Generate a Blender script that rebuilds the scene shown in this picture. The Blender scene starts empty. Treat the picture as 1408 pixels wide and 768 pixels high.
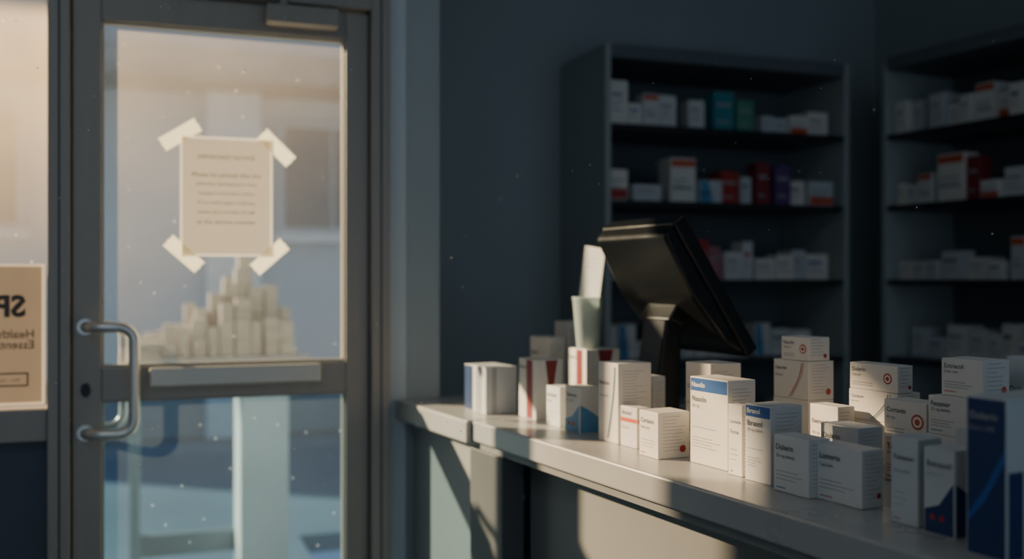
import bpy, bmesh, math, random
from mathutils import Vector, Matrix
random.seed(7)
scene = bpy.context.scene
COL = scene.collection

# ------------------------------------------------------------------ materials
def nt(name):
    m = bpy.data.materials.new(name); m.use_nodes = True
    n = m.node_tree.nodes; l = m.node_tree.links
    return m, n, l, n.get('Principled BSDF'), n.get('Material Output')

def pmat(name, col, rough=0.5, metal=0.0, var=0.12, scale=8.0, bump=0.0, bscale=60.0, spec=0.5, stretch=None):
    m, n, l, b, o = nt(name)
    tc = n.new('ShaderNodeTexCoord')
    src = tc.outputs['Object']
    if stretch:
        mp = n.new('ShaderNodeMapping'); mp.inputs['Scale'].default_value = stretch
        l.new(src, mp.inputs['Vector']); src = mp.outputs['Vector']
    nz = n.new('ShaderNodeTexNoise'); nz.inputs['Scale'].default_value = scale; nz.inputs['Detail'].default_value = 5
    l.new(src, nz.inputs['Vector'])
    mx = n.new('ShaderNodeMix'); mx.data_type = 'RGBA'
    c = Vector(col[:3])
    mx.inputs[6].default_value = (*(c*(1-var)), 1); mx.inputs[7].default_value = (*[min(1, v*(1+var)) for v in c], 1)
    l.new(nz.outputs['Fac'], mx.inputs[0]); l.new(mx.outputs[2], b.inputs['Base Color'])
    mr = n.new('ShaderNodeMapRange'); mr.inputs[3].default_value = max(0.02, rough-0.06); mr.inputs[4].default_value = min(1, rough+0.08)
    l.new(nz.outputs['Fac'], mr.inputs[0]); l.new(mr.outputs[0], b.inputs['Roughness'])
    b.inputs['Metallic'].default_value = metal
    b.inputs['Specular IOR Level'].default_value = spec
    if bump > 0:
        n2 = n.new('ShaderNodeTexNoise'); n2.inputs['Scale'].default_value = bscale; n2.inputs['Detail'].default_value = 4
        l.new(src, n2.inputs['Vector'])
        bp = n.new('ShaderNodeBump'); bp.inputs['Strength'].default_value = bump; bp.inputs['Distance'].default_value = 0.002
        l.new(n2.outputs['Fac'], bp.inputs['Height']); l.new(bp.outputs['Normal'], b.inputs['Normal'])
    return m

def glass_mat(name, tint, glare_col, h0, h1, p0, p1, gloss=0.06):
    """dusty glass: clear transmission + a dust film; its growth from point p0 (h0) to p1 (h1) paints in sun glare"""
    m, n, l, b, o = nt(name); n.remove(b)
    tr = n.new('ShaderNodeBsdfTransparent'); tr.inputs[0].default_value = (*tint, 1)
    tl = n.new('ShaderNodeBsdfTranslucent'); tl.inputs[0].default_value = (*glare_col, 1)
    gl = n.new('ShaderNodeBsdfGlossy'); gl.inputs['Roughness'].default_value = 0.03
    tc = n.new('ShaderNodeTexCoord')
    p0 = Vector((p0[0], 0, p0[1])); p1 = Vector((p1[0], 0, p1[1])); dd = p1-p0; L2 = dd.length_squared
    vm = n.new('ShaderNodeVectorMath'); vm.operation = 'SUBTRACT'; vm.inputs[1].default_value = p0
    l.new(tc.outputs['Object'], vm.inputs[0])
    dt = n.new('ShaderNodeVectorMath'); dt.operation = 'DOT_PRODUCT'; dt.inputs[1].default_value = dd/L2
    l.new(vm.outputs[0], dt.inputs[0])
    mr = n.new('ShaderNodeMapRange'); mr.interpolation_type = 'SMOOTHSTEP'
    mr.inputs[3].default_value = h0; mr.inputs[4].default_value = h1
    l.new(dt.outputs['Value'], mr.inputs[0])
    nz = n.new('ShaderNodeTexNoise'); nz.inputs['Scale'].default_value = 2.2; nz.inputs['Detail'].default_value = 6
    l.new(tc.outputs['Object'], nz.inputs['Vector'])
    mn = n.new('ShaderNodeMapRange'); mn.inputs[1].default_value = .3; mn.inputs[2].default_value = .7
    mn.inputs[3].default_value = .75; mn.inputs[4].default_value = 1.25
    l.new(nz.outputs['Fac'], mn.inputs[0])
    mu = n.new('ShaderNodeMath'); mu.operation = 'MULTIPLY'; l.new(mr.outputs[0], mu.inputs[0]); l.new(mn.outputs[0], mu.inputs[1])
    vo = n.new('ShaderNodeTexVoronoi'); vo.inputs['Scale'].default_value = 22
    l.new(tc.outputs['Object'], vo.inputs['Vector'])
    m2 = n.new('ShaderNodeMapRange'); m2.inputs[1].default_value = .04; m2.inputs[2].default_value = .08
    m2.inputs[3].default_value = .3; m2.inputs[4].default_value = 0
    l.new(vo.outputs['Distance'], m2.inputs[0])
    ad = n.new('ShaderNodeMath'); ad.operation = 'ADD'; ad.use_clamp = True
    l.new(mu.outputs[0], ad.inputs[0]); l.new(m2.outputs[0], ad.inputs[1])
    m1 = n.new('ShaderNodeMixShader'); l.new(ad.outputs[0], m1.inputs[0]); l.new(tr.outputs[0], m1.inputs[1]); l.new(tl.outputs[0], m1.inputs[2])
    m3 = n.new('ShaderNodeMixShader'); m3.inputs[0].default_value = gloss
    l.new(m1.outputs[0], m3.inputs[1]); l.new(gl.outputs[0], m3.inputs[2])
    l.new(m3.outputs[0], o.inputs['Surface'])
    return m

def thin_mat(name, col, trans=0.4, rough=0.7):
    m, n, l, b, o = nt(name)
    tc = n.new('ShaderNodeTexCoord'); nz = n.new('ShaderNodeTexNoise'); nz.inputs['Scale'].default_value = 25
    l.new(tc.outputs['Object'], nz.inputs['Vector'])
    mx = n.new('ShaderNodeMix'); mx.data_type = 'RGBA'
    mx.inputs[6].default_value = (*[c*.93 for c in col], 1); mx.inputs[7].default_value = (*col, 1)
    l.new(nz.outputs['Fac'], mx.inputs[0]); l.new(mx.outputs[2], b.inputs['Base Color'])
    b.inputs['Roughness'].default_value = rough
    tl = n.new('ShaderNodeBsdfTranslucent'); l.new(mx.outputs[2], tl.inputs[0])
    ms = n.new('ShaderNodeMixShader'); ms.inputs[0].default_value = trans
    l.new(b.outputs[0], ms.inputs[1]); l.new(tl.outputs[0], ms.inputs[2]); l.new(ms.outputs[0], o.inputs['Surface'])
    return m

M = {}
M['wall'] = pmat('wall_paint', (.41, .46, .46), .7, var=.08, scale=2.5, bump=.25, bscale=180)
M['trim'] = pmat('trim_paint', (.62, .68, .70), .5, var=.06)
M['ceil'] = pmat('ceiling_paint', (.3, .32, .33), .8)
M['floor'] = pmat('floor_vinyl', (.20, .20, .20), .45, scale=4)
M['alu'] = pmat('door_frame_alu', (.36, .325, .28), .45, .2, var=.1, scale=6, bump=.08, stretch=(6, 6, .4))
M['aludark'] = pmat('frame_gasket', (.03, .035, .04), .5)
M['panel'] = pmat('dark_kick_panel', (.07, .085, .11), .5)
M['steel'] = pmat('brushed_steel', (.75, .72, .66), .3, .7, var=.08, scale=10, stretch=(1, 1, .2))
M['platebar'] = pmat('push_plate', (.70, .64, .54), .38, .4, var=.1, stretch=(.3, 1, 8))
M['glass_up'] = glass_mat('door_glass', (.74, .86, .95), (.95, .87, .74), .02, .21, (.42, 1.35), (-.2, 2.05), .05)  # film gradient puts a warm sun glow into the upper left
M['glass_low'] = glass_mat('door_glass_shade_tint', (.30, .50, .68), (.5, .7, .9), .02, .04, (.45, .3), (-.1, 1.0), .06)  # blue tint paints shade into the lower pane
M['glass_side'] = glass_mat('window_glass', (.84, .88, .92), (1, .86, .64), .04, .40, (-.2, 1.25), (-.40, 1.95), .05)  # denser film at the top left paints in the warm glare
M['paper'] = thin_mat('notice_paper', (.66, .57, .47), .45)
M['paperedge'] = thin_mat('notice_border', (.95, .88, .76), .6)
M['tape'] = thin_mat('masking_tape', (.97, .89, .68), .8, .5)
M['ink'] = pmat('ink_grey', (.13, .11, .10), .7)
M['sign'] = thin_mat('sign_card', (.36, .30, .235), .28)
M['signedge'] = thin_mat('sign_border', (.75, .68, .58), .4)
M['signink'] = pmat('sign_ink', (.14, .115, .095), .7)
M['ctop'] = pmat('counter_top_laminate', (.44, .44, .42), .28, .15, var=.07, scale=5, bump=.04, bscale=300)
M['cbody'] = pmat('counter_body', (.20, .21, .205), .5, .05, var=.07, scale=3)
M['cend'] = pmat('counter_end_panel', (.28, .29, .28), .5, .05, var=.07, scale=3)
M['cpost'] = pmat('counter_post', (.09, .095, .095), .5)
M['shelf'] = pmat('shelf_unit_board', (.14, .16, .17), .55, var=.1, scale=3)
M['shelfside'] = pmat('shelf_unit_side', (.40, .44, .43), .55, var=.08, scale=3)
M['shelfedge'] = pmat('shelf_edge', (.015, .018, .022), .4)
M['blackpl'] = pmat('black_plastic', (.006, .007, .008), .30, var=.2, scale=30, bump=.06, bscale=400, spec=.35)
M['screen'] = pmat('screen_glass', (.008, .009, .012), .08)
M['cup'] = thin_mat('frosted_plastic', (.72, .80, .78), .45, .35)
M['card'] = thin_mat('white_card', (.95, .93, .88), .2)
M['facade'] = pmat('facade_render', (.52, .62, .70), .8, var=.1, scale=1.0)
M['facdark'] = pmat('facade_dark', (.20, .26, .31), .6)
M['facwin'] = pmat('facade_window', (.11, .16, .20), .3)
M['ground'] = pmat('asphalt', (.12, .20, .28), .7, var=.3, scale=.9, bump=.3, bscale=30)  # bluish base colour has the street's shade put into it
M['white'] = pmat('white_panel', (.85, .87, .86), .6)
M['tabletop'] = pmat('table_top_board', (.40, .42, .44), .6)
M['facwhite'] = pmat('facade_pilaster', (.80, .84, .86), .7)
M['outcart'] = pmat('outdoor_carton', (.46, .44, .41), .6, var=.25, scale=9)
M['fill_diffuser'] = pmat('fill_panel_diffuser', (.8, .85, .9), .6)
M['dust'] = pmat('dust_fibre', (.95, .92, .85), .8)

CART = []
for i, c in enumerate([(.78, .74, .67), (.70, .685, .65), (.82, .755, .66), (.58, .60, .60)]):
    CART.append(pmat('carton_board_%d' % i, c, .5, var=.04, scale=20, bump=.05, bscale=200))
INK = {k: pmat('print_' + k, c, .45, var=.05, scale=30) for k, c in dict(
    dark=(.10, .105, .12), grey=(.36, .36, .37), blue=(.02, .10, .33), navy=(.012, .035, .12), red=(.42, .035, .03),
    orange=(.62, .11, .05), teal=(.05, .26, .30), green=(.09, .30, .22), purple=(.12, .06, .18), pink=(.42, .17, .18), white=(.8, .8, .77), sky=(.10, .30, .50), dred=(.24, .03, .035)).items()}

# ------------------------------------------------------------------ mesh helpers
_text = {}
def text_mesh(s, bold=0.0):
    k = (s, bold)
    if k in _text: return _text[k]
    cu = bpy.data.curves.new('txt', 'FONT'); cu.body = s; cu.size = 1; cu.resolution_u = 2; cu.offset = bold
    ob = bpy.data.objects.new('txt', cu); COL.objects.link(ob)
    dg = bpy.context.evaluated_depsgraph_get(); dg.update()
    me = bpy.data.meshes.new_from_object(ob.evaluated_get(dg))
    vs = [v.co.copy() for v in me.vertices]; fs = [tuple(p.vertices) for p in me.polygons]
    bpy.data.objects.remove(ob); bpy.data.curves.remove(cu); bpy.data.meshes.remove(me)
    x0 = min(v.x for v in vs); x1 = max(v.x for v in vs); y0 = min(v.y for v in vs); y1 = max(v.y for v in vs)
    _text[k] = ([((v.x-x0), (v.y-y0)) for v in vs], fs, x1-x0, y1-y0)
    return _text[k]

class MB:
    def __init__(self): self.bm = bmesh.new(); self.mats = []
    def mi(self, m):
        if m not in self.mats: self.mats.append(m)
        return self.mats.index(m)
    def _merge(self, t, mat, smooth=False):
        i = self.mi(mat)
        for f in t.faces: f.material_index = i; f.smooth = smooth
        me = bpy.data.meshes.new('tmp'); t.to_mesh(me); t.free()
        self.bm.from_mesh(me); bpy.data.meshes.remove(me)
    def box(self, lo, hi, mat, bev=0.0, mtx=None, seg=2):
        t = bmesh.new(); bmesh.ops.create_cube(t, size=1)
        lo = Vector(lo); hi = Vector(hi); s = hi-lo; c = (hi+lo)/2
        for v in t.verts: v.co = Vector((v.co.x*s.x, v.co.y*s.y, v.co.z*s.z))+c
        if bev > 0:
            bmesh.ops.bevel(t, geom=t.edges[:], offset=min(bev, min(s)*.45), segments=seg, affect='EDGES', profile=.5)
        if mtx: t.transform(mtx)
        self._merge(t, mat)
    def prism(self, pts, y0, y1, mat, bev=0.0, mtx=None):
        t = bmesh.new()
        a = [t.verts.new((x, y0, z)) for x, z in pts]; b = [t.verts.new((x, y1, z)) for x, z in pts]
        t.faces.new(a); t.faces.new(b[::-1])
        for i in range(len(pts)):
            j = (i+1) % len(pts); t.faces.new((a[j], a[i], b[i], b[j]))
        bmesh.ops.recalc_face_normals(t, faces=t.faces[:])
        if bev > 0: bmesh.ops.bevel(t, geom=t.edges[:], offset=bev, segments=3, affect='EDGES', profile=.5)
        if mtx: t.transform(mtx)
        self._merge(t, mat)
    def cyl(self, c, r1, r2, h, mat, seg=40, mtx=None):
        t = bmesh.new(); bmesh.ops.create_cone(t, cap_ends=True, segments=seg, radius1=r1, radius2=r2, depth=h)
        t.transform(Matrix.Translation(Vector(c)))
        if mtx: t.transform(mtx)
        self._merge(t, mat, False)
    def tube(self, path, r, mat, seg=16):
        t = bmesh.new(); rings = []
        P = [Vector(p) for p in path]; up = Vector((.3, .9, .2)).normalized()
        for k, p in enumerate(P):
            d = (P[min(k+1, len(P)-1)]-P[max(k-1, 0)]).normalized()
            u = (up-d*up.dot(d)).normalized(); v = d.cross(u); up = u
            rings.append([t.verts.new(p+u*r*math.cos(a)+v*r*math.sin(a)) for a in [2*math.pi*i/seg for i in range(seg)]])
        for a, b in zip(rings, rings[1:]):
            for i in range(seg): t.faces.new((a[i], a[(i+1) % seg], b[(i+1) % seg], b[i]))
        t.faces.new(rings[0][::-1]); t.faces.new(rings[-1])
        bmesh.ops.recalc_face_normals(t, faces=t.faces[:])
        self._merge(t, mat, True)
    def poly(self, pts, mat, mtx=None):
        t = bmesh.new(); t.faces.new([t.verts.new(p) for p in pts])
        if mtx: t.transform(mtx)
        self._merge(t, mat)
    def rxz(self, x0, z0, x1, z1, y, mat, mtx=None):
        self.poly([(x0, y, z0), (x1, y, z0), (x1, y, z1), (x0, y, z1)], mat, mtx)
    def framed(self, x0, z0, x1, z1, y, w, inner, edge):
        self.rxz(x0+w, z0+w, x1-w, z1-w, y, inner)
        self.rxz(x0, z0, x1, z0+w, y, edge); self.rxz(x0, z1-w, x1, z1, y, edge)
        self.rxz(x0, z0+w, x0+w, z1-w, y, edge); self.rxz(x1-w, z0+w, x1, z1-w, y, edge)
    def text(self, s, o, u, v, h, mat, maxw=None, bold=0.0):
        vs, fs, w, th = text_mesh(s, bold); k = h/th
        if maxw and w*k > maxw: k = maxw/w
        o = Vector(o); u = Vector(u); v = Vector(v)
        t = bmesh.new(); bv = [t.verts.new(o+u*(x*k)+v*(y*k)) for x, y in vs]
        for f in fs:
            try: t.faces.new([bv[i] for i in f])
            except ValueError: pass
        self._merge(t, mat)
        return w*k
    def obj(self, name, loc=(0, 0, 0), rz=0, parent=None):
        me = bpy.data.meshes.new(name); self.bm.to_mesh(me); self.bm.free()
        for m in self.mats: me.materials.append(m)
        ob = bpy.data.objects.new(name, me); COL.objects.link(ob)
        ob.location = loc; ob.rotation_euler = (0, 0, rz)
        if parent: ob.parent = parent
        return ob

def empty(name, loc=(0, 0, 0)):
    e = bpy.data.objects.new(name, None); e.empty_display_size = .1; COL.objects.link(e); e.location = loc
    return e
def single(name, lo, hi, mat, bev=0.0, parent=None):
    b = MB(); b.box(lo, hi, mat, bev); return b.obj(name, parent=parent)

YAW = math.radians(20)
def place(r, f):
    """metres to the right of / in front of the viewer's standing spot -> room axes"""
    return (math.sin(YAW)*f+math.cos(YAW)*r, math.cos(YAW)*f-math.sin(YAW)*r)

# ------------------------------------------------------------------ room shell
W0 = 2.715
b = MB(); b.box((-2.6, -2.7, -.1), (4.6, 2.834, 0), M['floor']); b.box((.745, 2.834, -.1), (4.6, 3.85, 0), M['floor']); b.obj('floor')
single('ceiling', (-2.6, -2.7, 2.8), (4.6, 3.85, 2.9), M['ceil'])
single('wall_front_left', (-2.5, W0, 0), (-1.0, W0+.12, 2.8), M['wall'])
single('wall_front_header', (-1.0, W0, 2.5), (.617, W0+.12, 2.8), M['wall'])
b = MB(); b.box((.617, W0, 0), (.77, W0+.12, 2.8), M['wall']); b.box((.745, W0+.12, 0), (.77, 3.73, 2.8), M['wall']); b.obj('wall_front_right')
single('wall_back', (.745, 3.73, 0), (4.5, 3.85, 2.8), M['wall'])
single('wall_left', (-2.6, -2.6, 0), (-2.5, W0+.12, 2.8), M['wall'])
a2 = math.radians(-83.6)
b = MB(); b.box((-.6, .42, 0), (6.3, .54, 2.8), M['wall']); b.obj('wall_right', (2.7625, 3.25, 0), a2)
single('trim_1', (.617, W0-.008, 0), (.672, W0-.0005, 2.8), M['trim'], .002)

# ------------------------------------------------------------------ door
door = empty('door_1', (.19, 2.715, 0))
def dchild(mb, name):
    ob = mb.obj(name); ob.parent = door; ob.matrix_parent_inverse = Matrix.Translation((-.19, -2.715, 0)); return ob
XL, XR, GL, GR = -.181, .5626, -.113, .499
b = MB()
b.box((XL, 2.692, .03), (GL, 2.742, 2.075), M['alu'], .003)
b.box((GR, 2.692, .03), (XR, 2.742, 2.075), M['alu'], .003)
b.box((GL, 2.692, 2.0), (GR, 2.742, 2.075), M['alu'], .003)
b.box((GL, 2.692, .03), (GR, 2.742, .28), M['alu'], .003)
b.box((GL, 2.692, 1.045), (GR, 2.742, 1.13), M['alu'], .003)
dchild(b, 'door_leaf')
b = MB()
for z0, z1 in ((.28, 1.045), (1.13, 2.0)):
    for lo, hi in (((GL, z0), (GL+.005, z1)), ((GR-.005, z0), (GR, z1)), ((GL+.005, z0), (GR-.005, z0+.005)), ((GL+.005, z1-.005), (GR-.005, z1))):
        b.box((lo[0], 2.703, lo[1]), (hi[0], 2.731, hi[1]), M['alu'])
dchild(b, 'glazing_bead')
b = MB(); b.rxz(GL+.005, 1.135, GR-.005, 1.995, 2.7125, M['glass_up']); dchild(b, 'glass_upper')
b = MB(); b.rxz(GL+.005, .285, GR-.005, 1.04, 2.7125, M['glass_low']); dchild(b, 'glass_lower')
b = MB()
b.box((-.235, 2.665, 0), (-.184, 2.775, 2.5), M['alu'], .003)
b.box((.5655, 2.665, 0), (.6165, 2.775, 2.5), M['alu'], .003)
b.box((-.184, 2.665, 2.08), (.5655, 2.775, 2.16), M['alu'], .003)
b.box((-.184, 2.70, 2.16), (.5655, 2.75, 2.5), M['alu'], .003)
b.box((-.184, 2.745, 0), (-.170, 2.775, 2.08), M['aludark'])
b.box((.5635, 2.70, .0), (.5655, 2.742, 2.08), M['aludark'])
b.box((-.184, 2.70, .0), (-.1815, 2.742, 2.08), M['aludark'])
b.box((-.21, 2.6635, 0), (-.206, 2.6655, 2.5), M['aludark'])
b.box((.590, 2.6635, 0), (.594, 2.6655, 2.5), M['aludark'])
dchild(b, 'door_frame')
b = MB()
b.box((.0, 2.672, 1.078), (.43, 2.6915, 1.126), M['platebar'], .004)
dchild(b, 'push_bar')
def dpull(y0, yo, xv):
    z1, z0, xs = 1.232, .968, -.150
    pts = [(xs, y0, z1), (xs+.004, y0+(yo-y0)*.5, z1), (xs+.02, y0+(yo-y0)*.85, z1), (xs+.04, yo, z1)]
    R = .035
    for i in range(9):
        a = math.pi/2*i/8; pts.append((xv-R+R*math.sin(a), yo, z1-R+R*math.cos(a)))
    n2 = [(x, y, z0+z1-z) for x, y, z in pts][::-1]
    return pts+n2
b = MB(); b.tube(dpull(2.692, 2.64, -.036), .0135, M['steel'])
for zz in (1.232, .968):
    b.cyl((0, 0, 0), .02, .02, .006, M['steel'], mtx=Matrix.Translation((-.150, 2.690, zz)) @ Matrix.Rotation(math.pi/2, 4, 'X'))
dchild(b, 'inside_handle')
b = MB(); b.tube(dpull(2.742, 2.80, -.065), .011, M['steel']); dchild(b, 'outside_handle')
b = MB(); b.cyl((0, 0, 0), .011, .011, .008, M['aludark'], mtx=Matrix.Translation((-.150, 2.690, 1.075)) @ Matrix.Rotation(math.pi/2, 4, 'X') @ Matrix.Scale(1.6, 4, (0, 1, 0)))
dchild(b, 'lock_cylinder')
b = MB(); b.box((.285, 2.635, 2.018), (.475, 2.6915, 2.068), M['alu'], .006)
b.cyl((.33, 2.66, 2.078), .012, .012, .02, M['alu'])
b.box((.06, 2.65, 2.086), (.34, 2.664, 2.094), M['alu'], .002)
dchild(b, 'door_closer')

# ------------------------------------------------------------------ sidelight window
win = empty('window_1', (-.6, 2.715, 0))
def wchild(mb, name):
    ob = mb.obj(name); ob.parent = win; ob.matrix_parent_inverse = Matrix.Translation((.6, -2.715, 0)); return ob
b = MB()
b.box((-1.0, 2.675, 0), (-.955, 2.765, 2.5), M['alu'], .003)
b.box((-.955, 2.675, 2.45), (-.236, 2.765, 2.5), M['alu'], .003)
b.box((-.955, 2.675, .955), (-.236, 2.765, 1.033), M['alu'], .003)
b.box((-.955, 2.675, 0), (-.236, 2.765, .10), M['alu'], .003)
wchild(b, 'window_frame')
b = MB(); b.box((-.955, 2.70, .10), (-.236, 2.73, .955), M['panel'], .002); wchild(b, 'kick_panel')
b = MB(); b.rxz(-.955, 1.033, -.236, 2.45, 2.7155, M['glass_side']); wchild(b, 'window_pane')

# window sign: reads from the street, so lettering is mirrored from in here
b = MB()
b.framed(-.62, 1.042, -.244, 1.388, 2.709, .006, M['sign'], M['signedge'])
U = (-1, 0, 0); V = (0, 0, 1); ys = 2.7075
b.text('SPRING', (-.286, ys, 1.257), U, V, .056, M['signink'], .33, .04)
b.text('Health care', (-.268, ys, 1.206), U, V, .021, M['signink'], .3, .01)
b.text('Essentials', (-.268, ys, 1.180), U, V, .021, M['signink'], .3, .01)
for lo, hi in (((-.58, 1.088), (-.28, 1.092)), ((-.58, 1.118), (-.28, 1.122)), ((-.284, 1.092), (-.28, 1.118)), ((-.58, 1.092), (-.576, 1.118))):
    b.rxz(lo[0], lo[1], hi[0], hi[1], ys, M['signink'])
b.text('Mon - Sat 9 - 6', (-.30, ys, 1.100), U, V, .008, M['signink'], .26)
b.obj('window_sign')

# taped notice
note = empty('paper_notice', (.19, 2.71, 1.566))
def nchild(mb, name):
    ob = mb.obj(name); ob.parent = note; ob.matrix_parent_inverse = Matrix.Translation((-.19, -2.71, -1.566)); return ob
b = MB(); b.framed(.074, 1.411, .307, 1.722, 2.7095, .005, M['paper'], M['paperedge'])
lines = ['IMPORTANT NOTICE', None, 'Please be advised that the', 'pharmacy opening hours have', 'changed until further notice.', 'If you need urgent medicines', 'please ask a member of staff', 'at the service counter', None]
z = 1.664
for i, s in enumerate(lines):
    if s:
        h = .0105 if i == 0 else .0115
        _, _, w, th = text_mesh(s, .0); k = min(h/th, .18/w); wd = w*k
        b.text(s, (.19-wd/2, 2.7085, z), (1, 0, 0), (0, 0, 1), h, M['ink'], .18, .0)
    z -= .0245 if i else .022
nchild(b, 'sheet')
b = MB()
for k, (cx, cz, ang) in enumerate(((.074, 1.724, 33), (.318, 1.700, -44), (.083, 1.416, -42), (.300, 1.410, 42))):
    m = Matrix.Translation((cx, 2.7070, cz)) @ Matrix.Rotation(-math.radians(ang), 4, 'Y')
    zig = [(-.053, -.0185), (.053, -.0185), (.051, -.010), (.0535, -.002), (.051, .007), (.053, .0185), (-.053, .0185), (-.051, .008), (-.0535, .0), (-.051, -.009)]
    b.poly([(x, 0, zz) for x, zz in zig], M['tape'], m)
nchild(b, 'tape_strips')

# ------------------------------------------------------------------ counter
CZ = 1.02; CY = math.radians(7.2)
b = MB()
b.box((-.014, -.47, .966), (.62, -.004, CZ), M['ctop'], .004)
b.box((0, -3.4, .972), (.62, -.473, CZ), M['ctop'], .004)
b.box((.012, -3.4, .955), (.60, -.475, .972), M['cbody'])
b.box((.028, -.45, 0), (.60, -.03, .966), M['cend'], .002)
b.box((.004, -.62, 0), (.06, -.452, .955), M['cpost'], .002)
b.box((.075, -3.35, 0), (.60, -.62, .955), M['cbody'], .002)
b.box((-.02, -.80, .66), (.075, -.64, .675), M['ctop'], .003)
b.obj('pharmacy_counter', (.651, 2.693, 0), CY)

# ------------------------------------------------------------------ shelving
LV = [.16, .45, .735, 1.04, 1.347, 1.642, 1.924]
def shelf_unit(name, loc, rz, L, D, top):
    b = MB(); T = .022
    b.box((0, 0, 0), (T, D, top), M['shelfside'], .002)
    b.box((L-T, 0, 0), (L, D, top), M['shelfside'], .002)
    b.box((T, 0, top-.05), (L-T, D, top), M['shelf'], .002)
    b.box((T, D-.012, .05), (L-T, D, top-.05), M['shelf'])
    b.box((T, .02, 0), (L-T, D-.012, .10), M['shelf'])
    for z in LV:
        b.box((T, .012, z-.016), (L-T, D-.012, z), M['shelf'])
        b.box((T, .004, z-.018), (L-T, .012, z+.001), M['shelfedge'])
    return b.obj(name, loc, rz)
U1 = (1.565, 3.3, 0); U2 = (2.7625, 3.25, 0)
shelf_unit('shelving_unit', U1, 0, 1.08, .42, 2.215)
shelf_unit('shelving_unit', U2, a2, 2.3, .40, 2.235)

def shelf_box(b, x, w, d, h, z, style, y=.03):
    base = CART[random.randrange(4)]
    solid = {'teal': 'teal', 'green': 'green', 'red': 'red', 'dred': 'dred', 'purple': 'purple', 'navy': 'navy', 'pink': 'pink'}.get(style)
    b.box((x+.001, y, z+.001), (x+w-.002, y+d, z+h), INK[solid] if solid else base, .001, seg=1)
    f = y-.0006; x0 = x+.004; x1 = x+w-.005
    def band(za, zb, ink, xa=x0, xb=x1):
        b.poly([(xa, f, za), (xb, f, za), (xb, f, zb), (xa, f, zb)], INK[ink])
    if solid:
        band(z+h*.62, z+h*.70, 'grey', x0+.006, x1-.01); band(z+h*.2, z+h*.25, 'grey', x0+.006, x1-.02)
    else:
        if style in ('bandred', 'bandorange', 'bandblue'):
            c = style[4:]; band(z+.006, z+h*.38, c); band(z+h*.62, z+h*.68, 'grey', x0+.004, x1-.01)
        elif style == 'topred':
            band(z+h*.8, z+h*.96, 'orange'); band(z+h*.3, z+h*.36, 'grey', x0+.004, x1-.01)
        elif style == 'blueleft':
            b.poly([(x0, f, z+.004), (x1*.6+x0*.4, f, z+.004), (x0*.6+x1*.4, f, z+h-.004), (x0, f, z+h-.004)], INK['sky'])
        else:
            c = random.choice(['grey', 'dark', 'grey', 'blue', 'red', 'grey'])
            band(z+h*.62, z+h*.72, c, x0+.004, x0+(x1-x0)*.7)
        for k in range(3):
            zz = z+h*(.5-.1*k); band(zz, zz+h*.03, 'grey', x0+.004, x0+(x1-x0)*random.uniform(.5, .9))

b = MB()
rows = {
 1.925: [(.026, .075, .16, 'p'), (.102, .058, .08, 'p'), (.165, .07, .12, 'topred'), (.238, .074, .12, 'p'), (.375, .073, .113, 'p'), (.475, .09, .15, 'teal'), (.585, .083, .125, 'green'), (.70, .06, .07, 'p'), (.763, .062, .065, 'p'), (.83, .088, .078, 'bandorange'), (.925, .10, .10, 'p')],
 1.643: [(.026, .08, .115, 'bandred'), (.125, .12, .062, 'p'), (.292, .112, .17, 'topred'), (.417, .104, .09, 'blueleft'), (.523, .085, .128, 'red'), (.617, .052, .11, 'p'), (.677, .065, .168, 'dred'), (.75, .076, .158, 'purple'), (.83, .075, .10, 'p'), (.91, .12, .10, 'bandorange')],
 1.348: [(.04, .08, .10, 'p'), (.13, .09, .08, 'p'), (.36, .05, .15, 'pink'), (.413, .05, .155, 'red'), (.466, .06, .13, 'pink'), (.53, .08, .11, 'p'), (.613, .05, .15, 'p'), (.668, .09, .085, 'p'), (.76, .085, .10, 'p'), (.85, .07, .12, 'p'), (.925, .11, .105, 'p')],
}
for z, r in rows.items():
    for x, w, h, st in r:
        shelf_box(b, x, w, random.uniform(.06, .1), h, z, st, random.uniform(.015, .03) if x < .2 else random.uniform(.03, .07))
for z in (1.041, .736, .451):
    x = .04
    while x < .95:
        w = random.uniform(.05, .11); shelf_box(b, x, w, .09, random.uniform(.06, .14), z, random.choice(['p', 'p', 'p', 'p', 'blueleft']), .14); x += w+random.choice([.002, .004, .03])
b.obj('shelved_medicine_boxes', U1)
b = MB()
rows = {
 1.925: [(.03, .06, .135, 'p'), (.093, .06, .13, 'p'), (.19, .075, .14, 'p'), (.27, .055, .09, 'p'), (.327, .055, .115, 'p'), (.386, .085, .145, 'topred'), (.475, .06, .10, 'bandorange'), (.54, .06, .12, 'p'), (.62, .08, .10, 'p')],
 1.643: [(.03, .045, .09, 'p'), (.078, .045, .08, 'p'), (.127, .075, .12, 'topred'), (.222, .12, .185, 'topred'), (.345, .06, .165, 'dred'), (.41, .08, .07, 'bandorange'), (.495, .10, .11, 'p'), (.60, .08, .13, 'bandblue')],
 1.348: [(.03, .07, .075, 'p'), (.103, .07, .07, 'p'), (.176, .06, .075, 'p'), (.24, .10, .11, 'p'), (.345, .10, .085, 'p'), (.45, .07, .07, 'p'), (.54, .06, .155, 'topred'), (.61, .06, .14, 'p')],
}
for z, r in rows.items():
    for x, w, h, st in r:
        shelf_box(b, x, w, random.uniform(.06, .1), h, z, st, random.uniform(.04, .08))
    x = .72
    while x < 2.1:
        w = random.uniform(.05, .11); shelf_box(b, x, w, .09, random.uniform(.07, .16), z, random.choice(['p', 'p', 'bandred', 'blueleft', 'topred']), .07); x += w+random.choice([.002, .004, .03])
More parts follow.
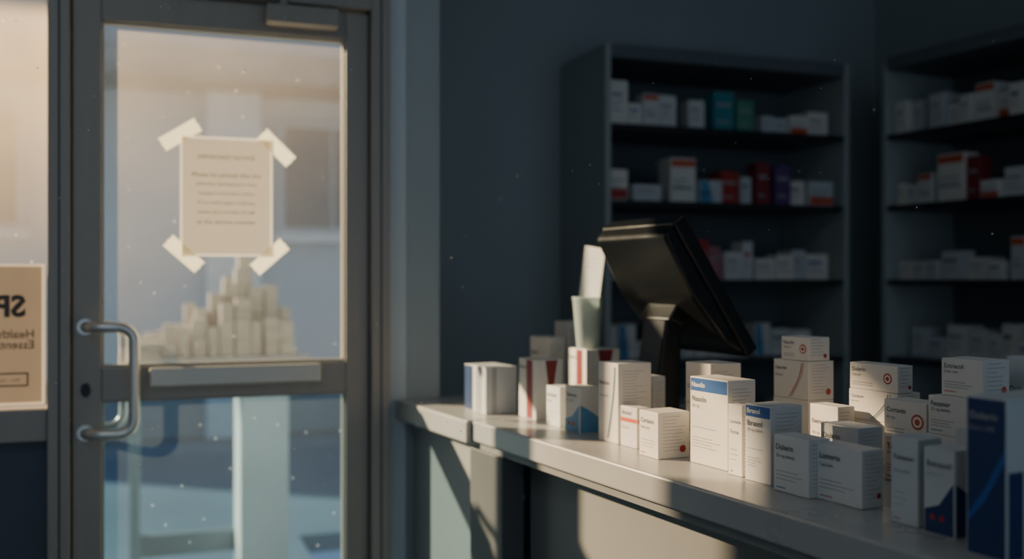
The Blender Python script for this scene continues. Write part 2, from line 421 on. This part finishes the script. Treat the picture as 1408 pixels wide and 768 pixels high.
for z in (1.041, .736, .451):
    x = .04
    while x < 2.1:
        w = random.uniform(.05, .11); shelf_box(b, x, w, .09, random.uniform(.07, .15), z, random.choice(['p', 'p', 'p', 'p', 'blueleft']), .12); x += w+random.choice([.002, .004, .03])
b.obj('shelved_medicine_boxes', U2, a2)

# ------------------------------------------------------------------ counter cartons
NAMES = ['Dolerin', 'Benalex', 'Capsolan', 'Extracol', 'Nasolin', 'Tabrenol', 'Cortavin', 'Fexanor', 'Lumerix', 'Ibranol']
SUB = ['20 mg tablets', 'Extra 500', 'Forte', 'Capsules', '40 mg', 'Direct', 'Daily care']
def carton(r, f, w, d, h, style='plain', z=0.0, yaw=0.0, base=None, acc='blue'):
    """w = face looking to the customer side, d = end face; near corner at (r,f)"""
    b = MB(); cm = CART[base if base is not None else random.randrange(3)]
    e = .0005
    b.box((0, 0, 0), (d, w, h), cm, .0012)
    b.box((d*.12, w*.06, h-.0002), (d*.125+.0006, w*.94, h+.0002), INK['grey'])
    def LF(pts, m, k=1): b.poly([(-e*k, w-u, v) for u, v in pts], m)
    def RF(pts, m): b.poly([(u, -e, v) for u, v in pts], m)
    def LT(s, u, v, th, m, mw, bold=.0): b.text(s, (-2*e, w-u, v), (0, -1, 0), (0, 0, 1), th, m, mw, bold)
    rect = lambda u0, v0, u1, v1: [(u0, v0), (u1, v0), (u1, v1), (u0, v1)]
    circ = lambda cu, cv, R: [(cu+R*math.cos(t*math.pi/12), cv+R*math.sin(t*math.pi/12)) for t in range(24)]
    nm = random.choice(NAMES); sb = random.choice(SUB); A = INK[acc]; D = INK['dark']; G = INK['grey']; Wt = INK['white']
    m = .006
    th = min(.0085, h*.11)
    if style == 'bluetop':
        LF(rect(.002, h*.84, w-.002, h-.002), A)
        LT(nm, m, h*.885, min(.009, h*.075), Wt, w*.5, .02)
        LT(nm, m, h*.72, .0095, D, w*.65, .01); LT(sb, m, h*.64, .0075, D, w*.6, .0)
        for k in range(4): LF(rect(m, h*(.30-.035*k), m+(w-2*m)*random.uniform(.4, .9), h*(.30-.035*k)+.0014), G)
        LF(rect(m, h*.42, w*.7, h*.425), A)
    elif style == 'bluebottom':
        LF([(.002, .002), (w-.002, .002), (w-.002, h*.62), (w*.5, h*.35), (.002, h*.28)], A)
        RF([(.002, .002), (d-.002, .002), (d-.002, h*.35), (d*.5, h*.5), (.002, h*.62)], A)
        LT(nm, m, h*.78, th, D, w-2*m, .01); LT(sb, m, h*.67, th*.7, G, w-2*m)
        for cu in (.3, .6): LF(circ(w*cu, h*.2, min(w, h)*.08), INK['red'], 1.5)
    elif style == 'redstripe':
        LF(rect(w*.45, .002, w*.8, h-.002), A); RF([(d*.35, h-.002), (d*.8, h-.002), (d*.55, h*.2)], A)
        LT(nm, m, h*.84, th, D, w*.4, .02)
    elif style == 'dual':
        LF(rect(.002, .002, w*.4, h-.002), INK['navy']); LF(rect(w*.55, .002, w*.8, h-.002), G)
        RF(rect(d*.2, .002, d*.35, h-.002), G)
    elif style == 'bigblue':
        LF(rect(.002, .002, w-.002, h-.002), INK['navy'])
        LF([(.002, h*.25), (.002, h*.20), (w*.5, h*.36), (w-.002, h*.62), (w-.002, h*.70), (w*.45, h*.42)], INK['blue'], 1.5)
        LT(nm, m, h*.86, .009, G, w-2*m, .02); LT(sb, m, h*.79, .006, G, w-2*m)
        RF(rect(.002, .002, d*.35, h*.55), INK['navy'])
    elif style == 'topred':
        LF(rect(.002, h*.62, w-.002, h*.72), A); RF(rect(.002, h*.62, d-.002, h*.72), A)
        LT(nm, m, h*.8, th, D, w-2*m, .01); LT(sb, m, h*.45, th*.7, G, w-2*m)
    elif style == 'swoosh':
        for s, m2 in ((0, A), (.05, G)):
            p = [(w*(.45+s)+w*.35*math.sin(t/12*1.5), h*(.05+.9*t/12)) for t in range(13)]
            LF(p+[(x+.0025, y) for x, y in p[::-1]], m2)
        LT(nm, m, h*.72, th, D, w*.5, .01); LT(sb, m, h*.56, th*.7, D, w*.45)
    elif style == 'seal':
        R = min(w, h)*.2
        LF(circ(w*.80, h*.5, R), A)
        LF(circ(w*.80, h*.5, R*.72), Wt, 1.5)
        LF(circ(w*.80, h*.5, R*.42), A, 2)
        LT(nm, m, h*.68, min(.008, h*.16), D, w*.55, .01); LT(sb, m, h*.48, min(.0065, h*.12), D, w*.45, .0)
        for k in range(2): LF(rect(m, h*(.25-.09*k), w*.5, h*(.25-.09*k)+.0012), G)
    else:
        LT(nm, m, h*.74, min(.009, h*.13), D, w*.75, .01); LT(sb, m, h*.59, min(.007, h*.10), D, w*.6, .0)
        for k in range(3): LF(rect(m, h*(.36-.07*k), m+(w-2*m)*random.uniform(.5, .95), h*(.36-.07*k)+.0012), G)
        LF(rect(m, .006, w*.35, .0075), A)
    if style not in ('bluebottom', 'redstripe', 'bigblue', 'dual'):
        n = max(3, int(h/.0075))
        for k in range(n):
            v = h*.90-k*h*.8/n
            if v < h*.12: break
            if style == 'topred' and h*.58 < v < h*.75: continue
            RF(rect(d*.14, v, d*(.14+random.uniform(.4, .72)), v+.0009), G)
        if acc in ('red', 'orange') and style != 'topred': RF(circ(d*.78, h*.2, min(d, h)*.10), A)
    x, y = place(r, f)
    return b.obj('medicine_box', (x, y, CZ+z+.0004), math.radians(7.1+yaw))

carton(-.064, 2.429, .125, .085, .115, 'dual', base=3)
carton(.0561, 2.329, .086, .072, .141, 'redstripe', acc='dred', base=1)
carton(.1068, 2.215, .062, .048, .089, 'plain', base=1, acc='red')
carton(.1441, 2.121, .063, .049, .099, 'bluebottom', acc='sky')
carton(.1825, 2.45, .085, .098, .157, 'redstripe', acc='dred', base=0)
carton(.095, 2.60, .10, .05, .178, 'plain', base=2)
carton(.15, 2.70, .07, .07, .215, 'plain', base=2)
carton(.2122, 1.990, .074, .080, .161, 'swoosh', acc='teal', base=0)
carton(.298, 2.095, .045, .030, .125, 'plain', base=1)
carton(.243, 1.935, .058, .030, .079, 'topred', acc='orange', base=1)
carton(.2675, 1.822, .064, .069, .085, 'plain', acc='red', base=0, yaw=-2)
carton(.371, 1.711, .105, .061, .155, 'bluetop', acc='blue', base=0)
carton(.390, 1.955, .080, .076, .163, 'seal', acc='orange', base=2)
carton(.3835, 1.659, .036, .020, .119, 'plain', acc='blue', base=0)
carton(.4137, 1.591, .062, .066, .1255, 'bluetop', acc='blue', base=1)
carton(.4458, 1.496, .076, .0435, .088, 'plain', acc='blue', base=1)
carton(.5007, 1.425, .088, .043, .084, 'plain', acc='red', base=1)
carton(.5384, 1.321, .0448, .045, .1168, 'plain', acc='red', base=3)
carton(.5605, 1.260, .048, .047, .1125, 'bluebottom', acc='navy', base=3)
carton(.5745, 1.155, .055, .08, .19, 'bigblue', acc='navy', base=3)
carton(.66, 1.22, .06, .07, .188, 'bigblue', acc='navy', base=3)
for z, h, st, ac, ww, dd, yw in ((0, .092, 'plain', 'blue', .10, .066, 0), (.0925, .076, 'swoosh', 'orange', .099, .066, 0), (.1695, .046, 'seal', 'red', .075, .056, 1)):
    carton(.581, 1.95, ww, dd, h, st, z, yw, 0, ac)
carton(.573, 1.75, .068, .04, .105, 'seal', acc='orange', base=0)
carton(.556, 1.60, .082, .055, .090, 'plain', acc='green', base=3)
for z, h, st, ac, ww, dd, yw in ((0, .080, 'plain', 'blue', .115, .060, 0), (.0805, .053, 'swoosh', 'green', .11, .055, 0), (.134, .047, 'seal', 'red', .11, .036, -1)):
    carton(.6606, 1.705, ww, dd, h, st, z, yw, 0, ac)
for z, h, st, ac, ww, dd in ((0, .070, 'plain', 'blue', .085, .05), (.0705, .062, 'seal', 'orange', .085, .05)):
    carton(.6556, 1.575, ww, dd, h, st, z, 0, 2, ac)
for z, h, st, ac, ww, dd in ((0, .088, 'plain', 'blue', .08, .06), (.0885, .060, 'plain', 'teal', .076, .055), (.149, .058, 'plain', 'orange', .075, .06)):
    carton(.71-(.02 if z < .1 else 0), 1.5, ww, dd, h, st, z, 0, 0, ac)
carton(.80, 1.52, .05, .06, .21, 'plain', acc='blue', base=3)
carton(.60, 1.42, .06, .05, .085, 'plain', acc='blue', base=3)
carton(.655, 1.355, .06, .05, .12, 'seal', acc='blue', base=3)

# ------------------------------------------------------------------ cup with card (stands on a carton)
b = MB()
seg = 48; H = .128; t = bmesh.new(); prof = [(.0, .0), (.0265, .0), (.028, .002), (.0385, H-.004), (.0405, H-.002), (.0400, H), (.0375, H), (.0262, .004), (0, .004)]
rings = []
for rr, zz in prof:
    rings.append([t.verts.new((max(rr, .0002)*math.cos(2*math.pi*i/seg), max(rr, .0002)*math.sin(2*math.pi*i/seg), zz)) for i in range(seg)])
for a, c in zip(rings, rings[1:]):
    for i in range(seg): t.faces.new((a[i], a[(i+1) % seg], c[(i+1) % seg], c[i]))
b._merge(t, M['cup'], True)
cx, cy = place(.191, 2.505)
cup = b.obj('plastic_cup', (cx, cy, CZ+.1580), 0)
b = MB()
mt = Matrix.Rotation(math.radians(-66), 4, 'Z') @ Matrix.Translation((.006, 0, .13)) @ Matrix.Rotation(math.radians(9), 4, 'Y')
b.box((-.034, -.0008, -.10), (.034, .0008, .118), M['card'], 0, mt)
for k in range(3):
    b.box((-.022, -.0012, .09-.012*k), (.012, -.00085, .091-.012*k), INK['grey'], 0, mt)
b.obj('price_card', (0, 0, .006), 0, cup)

# ------------------------------------------------------------------ POS monitor
mx, my = place(.345, 2.13)
b = MB()
top = Vector((0, .450)); bot = Vector((.205, .155)); ax = (bot-top).normalized(); nrm = Vector((-ax.y, ax.x))
if nrm.y < 0: nrm = -nrm
def q(s, n):
    p = top+ax*s+nrm*n; return (p.x, p.y)
Ls = (bot-top).length; Wm = .29
b.prism([q(0, 0), q(Ls, 0), q(Ls, .036), q(0, .036)], 0, Wm, M['blackpl'], .006)
b.prism([q(.01, -.030), q(Ls*.45, -.045), q(Ls-.07, -.03), q(Ls-.01, .004), q(.002, .004)], .006, Wm-.006, M['blackpl'], .008)
b.prism([q(.018, .0362), q(Ls-.022, .0362), q(Ls-.022, .037), q(.018, .037)], .018, Wm-.018, M['screen'])
hx, hz = q(Ls*.55, -.035)
b.prism([(hx-.035, hz-.03), (hx+.01, hz-.045), (hx+.03, hz-.01), (hx+.0, hz+.022)], .085, .205, M['blackpl'], .006)
b.prism([(hx-.03, hz-.02), (hx+.015, hz-.03), (hx+.01, .02), (hx-.065, .02)], .10, .19, M['blackpl'], .007)
b.box((hx-.08, .055, 0), (hx+.10, .245, .022), M['blackpl'], .008)
b.obj('pos_monitor', (mx, my, CZ+.0005), CY)

# ------------------------------------------------------------------ street
single('street_ground', (-30, 5.4, -.12), (30, 40, -.02), M['ground'])
single('pavement', (-6, 2.84, -.12), (.74, 5.4, 0), M['ground'])
b = MB()
b.box((-2.6, 9.0, 0), (6, 10, 5.2), M['facade'])
b.box((-2.8, 8.3, 2.95), (6.2, 9.0, 3.2), M['facdark'], .02)
for x in (-1.9, 1.06, 2.35, 3.9):
    b.box((x, 8.93, 1.75), (x+.95, 9.01, 2.75), M['facade'], .01)
    b.box((x+.06, 8.90, 1.81), (x+.46, 8.93, 2.69), M['facwin']); b.box((x+.5, 8.90, 1.81), (x+.89, 8.93, 2.69), M['facwin'])
    b.box((x-.05, 8.85, 1.68), (x+1.0, 9.0, 1.75), M['facwhite'], .01)
b.box((.45, 8.75, 0), (.90, 9.0, 2.95), M['facwhite'], .02)
b.box((-2.6, 8.9, 0), (6, 9.0, .5), M['facdark'], .01)
b.obj('street_building')
b = MB()
b.box((-.12, 4.40, .977), (.66, 4.86, 1.017), M['tabletop'], .004)
b.box((.372, 4.45, 0), (.575, 4.80, .977), M['white'], .004)
b.box((-.08, 4.45, 0), (-.04, 4.80, .977), M['facdark'], .004)
b.box((-.04, 4.76, .1), (.372, 4.80, .2), M['facdark'], .004)
b.obj('reflection_stand')  # table added to carry the boxes that stand in for a reflection
b = MB()
rr = random.Random(3)
for row, (y0, sc) in enumerate(((4.44, .7), (4.56, 1.0), (4.68, 1.15))):
    heights = [.07, .10, .13, .16, .19, .21, .26, .31, .25, .22, .18, .13, .08]
    x = -.07+.02*row
    for hh in heights:
        w = rr.uniform(.045, .068); z = 1.018; hh *= sc*rr.uniform(.75, 1.15)
        while z-1.018 < hh-.02 and x+w < .63:
            h = rr.uniform(.04, .095); dx = rr.uniform(0, .006); yy = y0+rr.uniform(0, .03)
            b.box((x+dx, yy, z), (x+w, yy+.075, z+h), M['outcart'], .001, seg=1); z += h+.0005
        x += w+rr.choice([.002, .004, .008])
b.obj('reflection_boxes')  # cartons added outside to imitate a reflection in the door glass

# dust caught in the light between the door and the counter
b = MB(); rd = random.Random(11)
for i in range(170):
    p = Vector((rd.uniform(-.3, 1.3), rd.uniform(1.0, 2.6), rd.uniform(.9, 2.0)))
    if p.z < 1.32 and p.x > .55: p.z += .45
    t = bmesh.new(); bmesh.ops.create_icosphere(t, subdivisions=1, radius=rd.uniform(.0006, .0013)); t.transform(Matrix.Translation(p)); b._merge(t, M['dust'])
b.obj('dust_motes')

# ------------------------------------------------------------------ light
w = bpy.data.worlds.new('World'); scene.world = w; w.use_nodes = True
bg = w.node_tree.nodes['Background']; bg.inputs[0].default_value = (.46, .62, .82, 1); bg.inputs[1].default_value = .60
s = bpy.data.lights.new('sun', 'SUN'); s.energy = 18.0; s.color = (1, .70, .40); s.angle = math.radians(1.2)
so = bpy.data.objects.new('sun', s); COL.objects.link(so)
el = math.radians(22.5); d = Vector((.8*math.cos(el), -.6*math.cos(el), -math.sin(el)))
so.rotation_euler = d.to_track_quat('-Z', 'Y').to_euler(); so.location = (-6, 8, 5)
for px, py, en in ((-.9, 1.0, 5.5), (.2, -1.2, 1.3), (1.6, 1.6, 1.6)):  # unseen ceiling panels, added as cool ambient fill for the room
    lp = empty('added_fill_lamp', (px, py, 2.79))
    b = MB(); b.box((-.62, -.32, -.03), (.62, -.30, .008), M['alu']); b.box((-.62, .30, -.03), (.62, .32, .008), M['alu'])
    b.box((-.62, -.30, -.03), (-.60, .30, .008), M['alu']); b.box((.60, -.30, -.03), (.62, .30, .008), M['alu'])
    b.box((-.60, -.30, -.012), (.60, .30, .008), M['fill_diffuser']); b.obj('fill_housing', parent=lp)
    al = bpy.data.lights.new('fill_light', 'AREA'); al.shape = 'RECTANGLE'; al.size = 1.18; al.size_y = .58; al.energy = en; al.color = (.74, .87, 1)
    ao = bpy.data.objects.new('fill_light', al); COL.objects.link(ao); ao.parent = lp; ao.location = (0, 0, -.034)

# ------------------------------------------------------------------ camera
cd = bpy.data.cameras.new('camera'); cam = bpy.data.objects.new('camera', cd); COL.objects.link(cam)
cam.location = (0, 0, 1.35); cam.rotation_euler = (math.pi/2, 0, -YAW)
cd.lens = 35; cd.sensor_width = 36; cd.clip_start = .05
cd.dof.use_dof = True; cd.dof.focus_distance = 1.70; cd.dof.aperture_fstop = 1.7
scene.camera = cam
